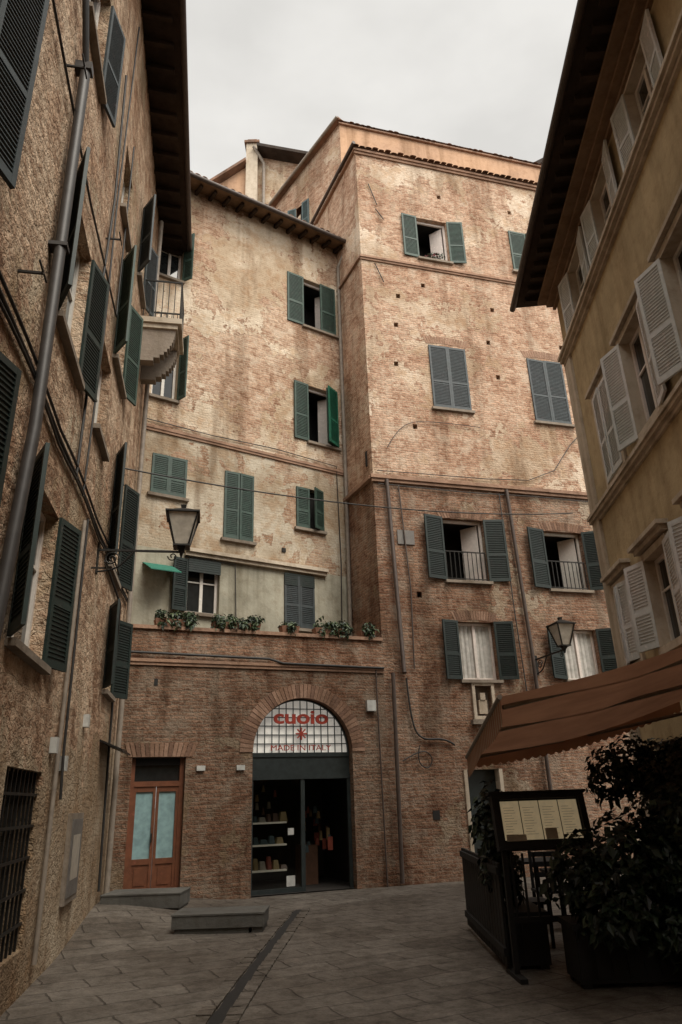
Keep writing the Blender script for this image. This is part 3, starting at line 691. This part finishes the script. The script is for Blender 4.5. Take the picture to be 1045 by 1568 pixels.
for i,(s0,s1) in enumerate(((-4.9,-4.1),(-3.75,-3.0),(-2.3,-1.9),(-1.55,-.75),(-.5,-.12),(-3.0,-2.75))):
    E=empty('flower_planter'); mb=MB(SH)
    mb.hexa([(s0+.03,-.24,4.88),(s1-.03,-.24,4.88),(s1-.03,-.04,4.88),(s0+.03,-.04,4.88),(s0,-.27,5.03),(s1,-.27,5.03),(s1,-.01,5.03),(s0,-.01,5.03)],'terracotta')
    mb.obj('planter_box',E)
    bl=[]
    n=max(1,int((s1-s0)/.22))
    for k in range(n):
        p=SH(s0+(k+.5)*(s1-s0)/n,-.08+R(-.05,.08),5.08+R(-.03,.08)); bl.append((p.x,p.y,p.z,R(.15,.24),R(.14,.2),R(.10,.2)))
        p=SH(s0+(k+.5)*(s1-s0)/n,.05,4.95); bl.append((p.x,p.y,p.z,.13,.1,.14))
    foliage('flowers',bl,260*n,.085,['leaf1','leaf2','leaf3'],E,.4)

# ------------------------------------------------------------------ RIGHT OCHRE BUILDING
B=empty('ochre_house')
RWIN=[]
for c in(-1.45,-3.15,-5.0): RWIN.append((c-.38,c+.38,9.28,10.35,'glass',172,168))
RWIN+=[(-1.95,-1.15,6.1,7.65,'closed',2,6),(-3.55,-2.7,6.1,7.65,'glass',172,158),(-5.4,-4.5,6.1,7.65,'glass',172,155)]
RWIN+=[(-1.1,-.45,3.35,4.55,'closed',12,14),(-2.75,-1.95,3.35,4.55,'glass',172,158),(-4.6,-3.8,3.35,4.55,'glass',170,158)]
h=[w[:4] for w in RWIN]+[(-1.9,-.9,-.5,2.2),(-4.6,-3.4,-.5,2.4)]
mb=MB(RW); mb.wall(-16,0,-.5,10.9,h,'ochre',rmat='stone')
mb.face([(0,0,-.5),(0,0,10.9),(0,-7,10.9),(0,-7,-.5)],'ochre'); mb.obj('walls',B)
mb=MB(RW)
for a,b,c,d in((-1.9,-.9,-.5,2.2),(-4.6,-3.4,-.5,2.4)): mb.face([(a,-.2,c),(a,-.2,d),(b,-.2,d),(b,-.2,c)],'glass')
mb.box(-.34,.03,0,.05,-.2,9.05,'stone'); 
for z,t in((9.08,.05),(9.14,.11),(9.2,.15)): mb.box(-16,.06,0,t,z,z+.058,'stone')
for z,t in((5.80,.04),(5.86,.09),(5.92,.12)): mb.box(-16,.06,0,t,z,z+.058,'stone')
for z,t in((10.42,.06),(10.49,.18),(10.56,.34)): mb.box(-16,.08,0,t,z,z+.068,'wood_eave_l')
for w in RWIN:
    a,b,c,d=w[:4]
    if c>9: rect(RW,mb,a,b,c+.02,d,0,.03,.05,'stone')
    elif c>5: rect(RW,mb,a,b,c+.05,d,0,.045,.1,'stone'); mb.box(a-.2,b+.2,0,.10,d+.12,d+.18,'stone')
    else:
        rect(RW,mb,a,b,c,d,0,.045,.1,'stone'); mb.box(a-.22,b+.22,0,.16,d+.2,d+.26,'stone'); mb.box(a-.16,b+.16,0,.10,d+.13,d+.198,'stone')
mb.obj('trim',B)
for w in RWIN: window(B,RW,*w[:4],kind=w[4],L=w[5],Rr=w[6],mat='sh_white',sill=None,off=.02)
eave(B,RW,-16,.35,10.74,.64,'wood_eave','wood_eave',step=.34,tilemat='tile_dark',rise=.02,rw=.1)

# ------------------------------------------------------------------ REAR HOUSES
B=empty('rear_ochre_house')
F1=Frame((.41,17.5),(.961,.276),(.276,-.961)); F2=Frame((.41,17.5),(-.707,.707),(-.707,-.707))
mb=MB(F1); mb.wall(0,13,10,22.95,[],'ochre_wall'); tiles(mb,F1,-.1,13,.12,22.93,'tile',back=.5,flat=.4); mb.box(-.05,13,0,.08,22.86,22.92,'brick_trim')
mb.face([(-.1,.1,22.98),(13,.1,22.98),(13,-6,24),(-.1,-6,24)],'tile')
mb.obj('front_wall',B)
mb=MB(F2)
mb.face([(0,0,10),(0,0,22.95),(1.6,0,22.43),(1.6,0,10)],'brick_pale')
mb.face([(1.6,0,10),(1.6,0,19.4),(2.25,0,19.4),(2.25,0,10)],'brick_pale'); mb.face([(1.6,0,20.8),(1.6,0,22.43),(2.25,0,22.22),(2.25,0,20.8)],'brick_pale')
mb.face([(2.25,0,10),(2.25,0,22.22),(5.5,0,21.17),(5.5,0,10)],'brick_pale')
c=[(-.1,-1,22.98),(5.6,-1,21.1),(5.6,.18,21.1),(-.1,.18,22.98)]; mb.hexa(c+[(a,b,z+.06) for a,b,z in c],'tile')
mb.obj('gable_wall',B)
tube('gutter',[(-.1,.22,22.98),(5.6,.22,21.10)],.05,'pipe_pale',B,F2)
window(B,F2,1.6,2.25,19.4,20.8,kind='closed',L=3,Rr=150,mat='sh_blue',sill=None)
B=empty('rear_brick_house')
mb=MB(WF)
def prism(x0,x1,y0,y1,zl,zr,zb,mat):
    mb.hexa([(x0,y0,zb),(x1,y0,zb),(x1,y1,zb),(x0,y1,zb),(x0,y0,zl),(x1,y0,zr),(x1,y1,zr),(x0,y1,zl)],mat)
prism(-5.9,-3.42,22,27,24.1,26.1,10,'ochre_wall')
mb.hexa([(-6.0,21.65,24.05),(-3.42,21.65,26.12),(-3.42,27,26.12),(-6.0,27,24.05),(-6.0,21.65,24.2),(-3.42,21.65,26.27),(-3.42,27,26.27),(-6.0,27,24.2)],'tile')
prism(-3.42,-2.95,21.8,22.6,27.2,27.2,10,'stone'); mb.box(-3.5,-2.87,21.72,22.68,27.2,27.32,'tile'); mb.box(-3.38,-3.0,21.85,22.5,27.32,27.5,'tile')
prism(-2.95,-.9,22.1,27,26.8,26.2,10,'brick_cream')
mb.hexa([(-2.95,21.5,26.75),(-.7,21.5,26.1),(-.7,27,26.1),(-2.95,27,26.75),(-2.95,21.5,26.9),(-.7,21.5,26.25),(-.7,27,26.25),(-2.95,27,26.9)],'tile_dark')
mb.obj('walls_and_roof',B)
tube('downpipe',[(-3.1,21.7,26.9),(-2.7,21.95,26.2),(-2.7,21.95,18)],.07,'pipe_pale',B)
B=empty('rear_tiled_house')
mb=MB(WF)
mb.hexa([(7.4,21,24.1),(11,21,26.2),(11,27,26.2),(7.4,27,24.1),(7.4,21,24.3),(11,21,26.4),(11,27,26.4),(7.4,27,24.3)],'tile_dark')
mb.hexa([(7.8,21.5,10),(11,21.5,10),(11,27,10),(7.8,27,10),(7.8,21.5,24.3),(11,21.5,26.2),(11,27,26.2),(7.8,27,24.3)],'brick_cream')
mb.obj('walls_and_roof',B)
B=empty('unseen_shade_house')  # unseen block behind the camera, added to shade the lower street
EF=Frame((-6,-7.5),(1,0),(0,1)); mb=MB(EF)
ew=[(1.5+2.6*i,2.5+2.6*i,z,z+1.6) for i in range(5) for z in(1.2,4.6,8.0)]
mb.wall(0,14,-.5,11,ew,'ochre')
for a,b,c,d in ew: mb.face([(a,-.2,c),(a,-.2,d),(b,-.2,d),(b,-.2,c)],'glass')
mb.hexa([(-.3,.5,11),(14.3,.5,11),(14.3,-7,12.8),(-.3,-7,12.8),(-.3,.5,11.15),(14.3,.5,11.15),(14.3,-7,12.95),(-.3,-7,12.95)],'tile')
mb.obj('walls_and_roof',B)

# ------------------------------------------------------------------ LAMPS
def lantern(fr,s,z,reach,flip=False,sc=1.0,name='street_lamp'):
    E=empty(name); mb=MB(fr)
    mb.box(s-.05,s+.05,0,.02,z-.35,z+.1,'iron'); mb.box(s-.016,s+.016,.02,reach+.05,z-.014,z+.014,'iron')
    o=reach; b,t,hh=.10*sc,.215*sc,.46*sc; zb=z+.09*sc
    def sq(w,z): return [(s-w,o-w,z),(s+w,o-w,z),(s+w,o+w,z),(s-w,o+w,z)]
    mb.hexa(sq(b-.008,zb)+sq(t-.008,zb+hh),'lampglass')
    for sx in(-1,1):
        for so in(-1,1):
            q=.012
            c=[(s+sx*b-q,o+so*b-q,zb),(s+sx*b+q,o+so*b-q,zb),(s+sx*b+q,o+so*b+q,zb),(s+sx*b-q,o+so*b+q,zb),(s+sx*t-q,o+so*t-q,zb+hh),(s+sx*t+q,o+so*t-q,zb+hh),(s+sx*t+q,o+so*t+q,zb+hh),(s+sx*t-q,o+so*t+q,zb+hh)]
            mb.hexa(c,'iron')
    mb.hexa(sq(b+.02,zb-.025)+sq(b+.02,zb),'iron'); mb.hexa(sq(t+.03,zb+hh)+sq(t+.03,zb+hh+.025),'iron')
    mb.hexa(sq(t+.01,zb+hh+.025)+sq(.05,zb+hh+.12),'iron'); mb.hexa(sq(.03,zb+hh+.12)+sq(.04,zb+hh+.18),'iron')
    mb.hexa(sq(.03,z)+sq(.06,zb-.025),'iron'); mb.hexa(sq(.012,z-.08)+sq(.03,z),'iron')
    mb.obj('lantern',E)
    P=[(s,.02,z-.32),(s,.25,z-.3),(s,.42,z-.12),(s,.5,z-.012)]; tube('bracket_brace',P,.014,'iron',E,fr,True)
    P=[]
    for i in range(22): a=i*.5; r=.11*(1-i/26); P.append((s,.2+r*math.cos(a),z-.13+r*math.sin(a)))
    tube('bracket_scroll',P,.011,'iron',E,fr,True)
    P=[]
    for i in range(18): a=math.pi+i*.45; r=.07*(1-i/22); P.append((s,reach-.12+r*math.cos(a),z-.07+r*math.sin(a)))
    tube('bracket_curl',P,.009,'iron',E,fr,True)
lantern(LW,9.7,5.0,1.16)
lantern(TW,3.72,4.45,1.25,sc=.95)
C=empty('overhead_cable')
P=[]; b=TW(5.3,.1,8.2)
a=LW(11.2,.05,7.0)
for i in range(25):
    t=i/24; p=a.lerp(b,t); p.z-=1.2*t*(1-t); P.append(tuple(p))
tube('cable',P,.014,'cable',C)

# ------------------------------------------------------------------ AWNING
E=empty('restaurant_awning')
A=Vector((1.27,6.1,2.35));Cc=Vector((1.40,9.0,2.02));W1=Vector((3.98,5.9,3.12));W2=Vector((4.2,9.3,2.62))
mb=MB(WF); n=14
def aw(u,t):
    f_=A.lerp(Cc,u); w_=W1.lerp(W2,u); q=f_.lerp(w_,t); q=q.copy(); q.z-=.10*math.sin(math.pi*t)+.02*math.sin(u*9); return q
for i in range(n):
    for j in range(n):
        q=[aw(i/n,j/n),aw((i+1)/n,j/n),aw((i+1)/n,(j+1)/n),aw(i/n,(j+1)/n)]
        mb.face([tuple(p) for p in q],'awning')
for (fa) in ('front','far'):
    for i in range(28):
        u0,u1=i/28,(i+1)/28
        if fa=='front': p,q=aw(u0,0),aw(u1,0)
        else: p,q=aw(1,u0),aw(1,u1)
        ln=.20 if fa=='front' else .10
        for k in range(3):
            a=p.lerp(q,k/3);b=p.lerp(q,(k+1)/3)
            da=ln+.035*math.sin((i+k/3)*math.pi)**2; db=ln+.035*math.sin((i+(k+1)/3)*math.pi)**2
            U=i*.1+k*.033
            mb.face([tuple(a),tuple(b),(b.x,b.y,b.z-db),(a.x,a.y,a.z-da)],'valance' if fa=='front' else 'awning',[(U,0),(U+.033,0),(U+.033,.2),(U,.2)])
mb.obj('canvas',E,True)
tube('front_bar',[tuple(A),tuple(Cc)],.022,'pipe_pale',E)
for u in(.08,.5,.92): 
    a=aw(u,.02);b=aw(u,.98); m_=(a+b)/2; tube('folding_arm',[(a.x,a.y,a.z-.03),(m_.x,m_.y+.3,m_.z-.12),(b.x,b.y,b.z-.18)],.02,'pipe_pale',E)

# ------------------------------------------------------------------ MENU STAND
E=empty('menu_stand')
FM=Frame((1.43,7.75),(.985,.06),(.06,-.985))
mb=MB(FM)
tl=math.radians(12)
def fn(a,b,z): return (a,b*math.cos(tl)-(z-1.1)*math.sin(tl),1.1+(z-1.1)*math.cos(tl)+b*math.sin(tl))
mb.box(0,.95,-.06,0,1.08,1.6,'black_wood',fn); 
mb.box(0,.06,0,.05,1.08,1.6,'black_wood',fn); mb.box(.89,.95,0,.05,1.08,1.6,'black_wood',fn); mb.box(.06,.89,0,.049,1.08,1.14,'black_wood',fn); mb.box(.06,.89,0,.049,1.55,1.6,'black_wood',fn)
mb.box(-.03,.98,-.07,.06,1.601,1.62,'black_wood',fn)
for i in range(4):
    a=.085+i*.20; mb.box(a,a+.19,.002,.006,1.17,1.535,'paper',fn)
    for k in range(11): mb.box(a+.02+R(0,.01),a+.16-R(0,.07),.0065,.007,1.22+k*.025,1.223+k*.025,'stone_dark',fn)
mb.box(.1,.30,.008,.012,1.16,1.22,'good4',fn); mb.box(.5,.62,.008,.012,1.17,1.27,'good4',fn)
for s in(.04,.86):
    mb.box(s,s+.05,-.06,-.01,0,1.1,'black_wood'); mb.box(s-.01,s+.06,-.3,.2,0,.04,'black_wood')
mb.box(.09,.86,-.05,-.02,.45,.5,'black_wood')
for i in range(7): mb.box(.12+i*.11,.14+i*.11,-.045,-.025,.5,1.05,'black_wood')
mb.obj('stand',E)
# ------------------------------------------------------------------ TERRACE
def planter(x0,x1,y0,y1,h_):
    E=empty('shrub_planter'); mb=MB(WF)
    mb.box(x0,x1,y0,y1,.04,h_-.051,'black_wood'); mb.box(x0-.02,x1+.02,y0-.02,y1+.02,h_-.05,h_,'black_wood')
    for x in(x0+.02,x1-.1):
        for y in(y0+.02,y1-.1): mb.box(x,x+.08,y,y+.08,0,.04,'black_wood')
    n_=int((x1-x0)/.14)
    for i in range(n_): mb.box(x0+i*.14+.01,x0+i*.14+.12,y0-.012,y0-.001,.08,h_-.06,'black_wood')
    mb.obj('planter_box',E); return E
E1=planter(1.95,2.95,7.3,7.75,.5); E2=planter(3.0,4.0,7.2,7.65,.5); E3=planter(1.5,1.9,8.1,8.9,.5)
foliage('shrub',[(2.15,7.45,.85,.4,.3,.42),(2.55,7.35,.95,.42,.32,.5),(2.9,7.5,.85,.35,.3,.5),(2.3,7.2,.6,.4,.3,.35),(2.8,7.15,.45,.4,.25,.3)],5200,.10,['leafn1','leafn2','leafn3'],E1,.2)
foliage('shrub',[(3.2,7.35,1.05,.45,.35,.65),(3.6,7.3,1.2,.45,.35,.65),(3.05,7.5,1.35,.38,.3,.45),(3.9,7.4,1.1,.4,.3,.7),(3.4,7.1,.6,.5,.25,.45)],8000,.09,['leafn1','leafn2','leafn3'],E2,.2)
foliage('shrub',[(1.55,8.5,1.3,.26,.4,.45),(1.6,8.6,.8,.28,.4,.4)],1800,.09,['leafn1','leafn2','leafn3'],E3,.2)
I=empty('climbing_ivy')
foliage('leaves',[(3.9,9.2,1.7,.5,.8,.6),(3.4,9.0,1.85,.45,.35,.42),(3.6,8.2,1.7,.5,.6,.45),(3.0,8.8,1.75,.35,.3,.38)],6500,.09,['leafn1','leafn2','leafn3'],I,.3)
tube('stem',[(3.9,9.1,0),(3.8,9.1,1.2),(3.6,9.0,2.0)],.03,'wood_eave',I)
fE=empty('wooden_screen'); mb=MB(WF)
for i in range(16): y=8.0+i*.16; mb.box(1.45,1.48,y,y+.14,.05,.95,'black_wood')
mb.box(1.42,1.449,7.95,10.5,.85,.92,'black_wood'); mb.box(1.42,1.449,7.95,10.5,.15,.22,'black_wood'); mb.obj('slats',fE)
def table(x,y):
    E=empty('cafe_table'); mb=MB(WF)
    mb.box(x-.35,x+.35,y-.35,y+.35,.72,.75,'black_wood'); mb.box(x-.03,x+.03,y-.03,y+.03,.04,.72,'iron'); mb.box(x-.25,x+.25,y-.03,y+.03,0,.04,'iron'); mb.box(x-.03,x+.03,y-.25,y+.25,.001,.041,'iron'); mb.obj('table',E)
def chair(x,y,a):
    E=empty('cafe_chair'); mb=MB(WF); ca,sa=math.cos(a),math.sin(a)
    def fn(p,q,z): return (x+p*ca-q*sa,y+p*sa+q*ca,z)
    mb.box(-.21,.21,-.21,.21,.43,.46,'black_wood',fn)
    for p in(-.2,.165):
        mb.box(p,p+.035,-.2,-.165,0,.43,'black_wood',fn); mb.box(p,p+.035,.165,.2,0,.9,'black_wood',fn)
    for z in(.58,.7,.82): mb.box(-.165,.165,.17,.19,z,z+.06,'black_wood',fn)
    mb.obj('chair',E)
table(2.6,9.3); table(2.5,10.9); chair(2.0,9.3,math.pi/2); chair(3.2,9.3,-math.pi/2); chair(2.5,10.2,0); chair(1.95,10.9,math.pi/2)

# ------------------------------------------------------------------ WORLD, SUN, CAMERA
SUN_EL=math.radians(52); AZ=(.70,-.714)
w=bpy.data.worlds.new('World'); S.world=w; w.use_nodes=True; t=w.node_tree; n=t.nodes; n.clear()
out=n.new('ShaderNodeOutputWorld'); bg=n.new('ShaderNodeBackground'); t.links.new(bg.outputs[0],out.inputs[0])
sky=n.new('ShaderNodeTexSky'); sky.sky_type='NISHITA'; sky.sun_disc=False; sky.sun_elevation=SUN_EL; sky.sun_rotation=math.atan2(AZ[0],AZ[1])
hs=n.new('ShaderNodeHueSaturation'); hs.inputs['Saturation'].default_value=.25; t.links.new(sky.outputs[0],hs.inputs['Color'])
tc=n.new('ShaderNodeTexCoord'); mp=n.new('ShaderNodeMapping'); mp.inputs['Scale'].default_value=(1,1,2.2); t.links.new(tc.outputs['Generated'],mp.inputs[0])
cn=n.new('ShaderNodeTexNoise'); cn.inputs['Scale'].default_value=3.4; cn.inputs['Detail'].default_value=5; cn.inputs['Roughness'].default_value=.5; t.links.new(mp.outputs[0],cn.inputs['Vector'])
mr=n.new('ShaderNodeMapRange'); mr.inputs[1].default_value=.34; mr.inputs[2].default_value=.54; mr.inputs[3].default_value=.86; mr.inputs[4].default_value=1.0; t.links.new(cn.outputs['Fac'],mr.inputs[0])
sx=n.new('ShaderNodeSeparateXYZ'); t.links.new(tc.outputs['Generated'],sx.inputs[0])
zr=n.new('ShaderNodeMapRange'); zr.interpolation_type='SMOOTHSTEP'; zr.inputs[1].default_value=.85; zr.inputs[2].default_value=1.0; zr.inputs[3].default_value=1.0; zr.inputs[4].default_value=3.0; t.links.new(sx.outputs[2],zr.inputs[0])
yr=n.new('ShaderNodeMapRange'); yr.interpolation_type='SMOOTHSTEP'; yr.inputs[1].default_value=.2; yr.inputs[2].default_value=-.6; yr.inputs[3].default_value=1.0; yr.inputs[4].default_value=2.4; t.links.new(sx.outputs[1],yr.inputs[0])
m1=n.new('ShaderNodeMath'); m1.operation='MULTIPLY'; t.links.new(mr.outputs[0],m1.inputs[0]); t.links.new(zr.outputs[0],m1.inputs[1])
m2=n.new('ShaderNodeMath'); m2.operation='MULTIPLY'; t.links.new(m1.outputs[0],m2.inputs[0]); t.links.new(yr.outputs[0],m2.inputs[1])
vm=n.new('ShaderNodeVectorMath'); vm.operation='SCALE'; vm.inputs[0].default_value=(9.0,8.8,8.4); t.links.new(m2.outputs[0],vm.inputs['Scale'])
mx=n.new('ShaderNodeMix'); mx.data_type='RGBA'; mx.inputs[0].default_value=.92; t.links.new(hs.outputs[0],mx.inputs[6]); t.links.new(vm.outputs[0],mx.inputs[7])
t.links.new(mx.outputs[2],bg.inputs[0]); bg.inputs[1].default_value=.1
sl=bpy.data.lights.new('sun','SUN'); sl.energy=3.1; sl.angle=math.radians(34); sl.color=(1,.93,.82)
so=bpy.data.objects.new('sun',sl); COL.objects.link(so); so.location=(8,-16,30)
dv=Vector((AZ[0]*math.cos(SUN_EL),AZ[1]*math.cos(SUN_EL),math.sin(SUN_EL))); so.rotation_euler=dv.to_track_quat('Z','Y').to_euler()
cam=bpy.data.cameras.new('camera'); co=bpy.data.objects.new('camera',cam); COL.objects.link(co); S.camera=co
p=math.radians(22);r=math.radians(2)
rt=Vector((1,0,0));up=Vector((0,-math.sin(p),math.cos(p)));fw=Vector((0,math.cos(p),math.sin(p)))
X=rt*math.cos(r)-up*math.sin(r); Y=rt*math.sin(r)+up*math.cos(r); Z=-fw
m=Matrix(((X.x,Y.x,Z.x,0),(X.y,Y.y,Z.y,0),(X.z,Y.z,Z.z,1.6),(0,0,0,1))); co.matrix_world=m
cam.sensor_fit='VERTICAL'; cam.sensor_height=36; cam.lens=25.0; cam.clip_end=2000; cam.clip_start=.05
S.view_settings.view_transform='Standard'; S.view_settings.look='None'; S.view_settings.exposure=0
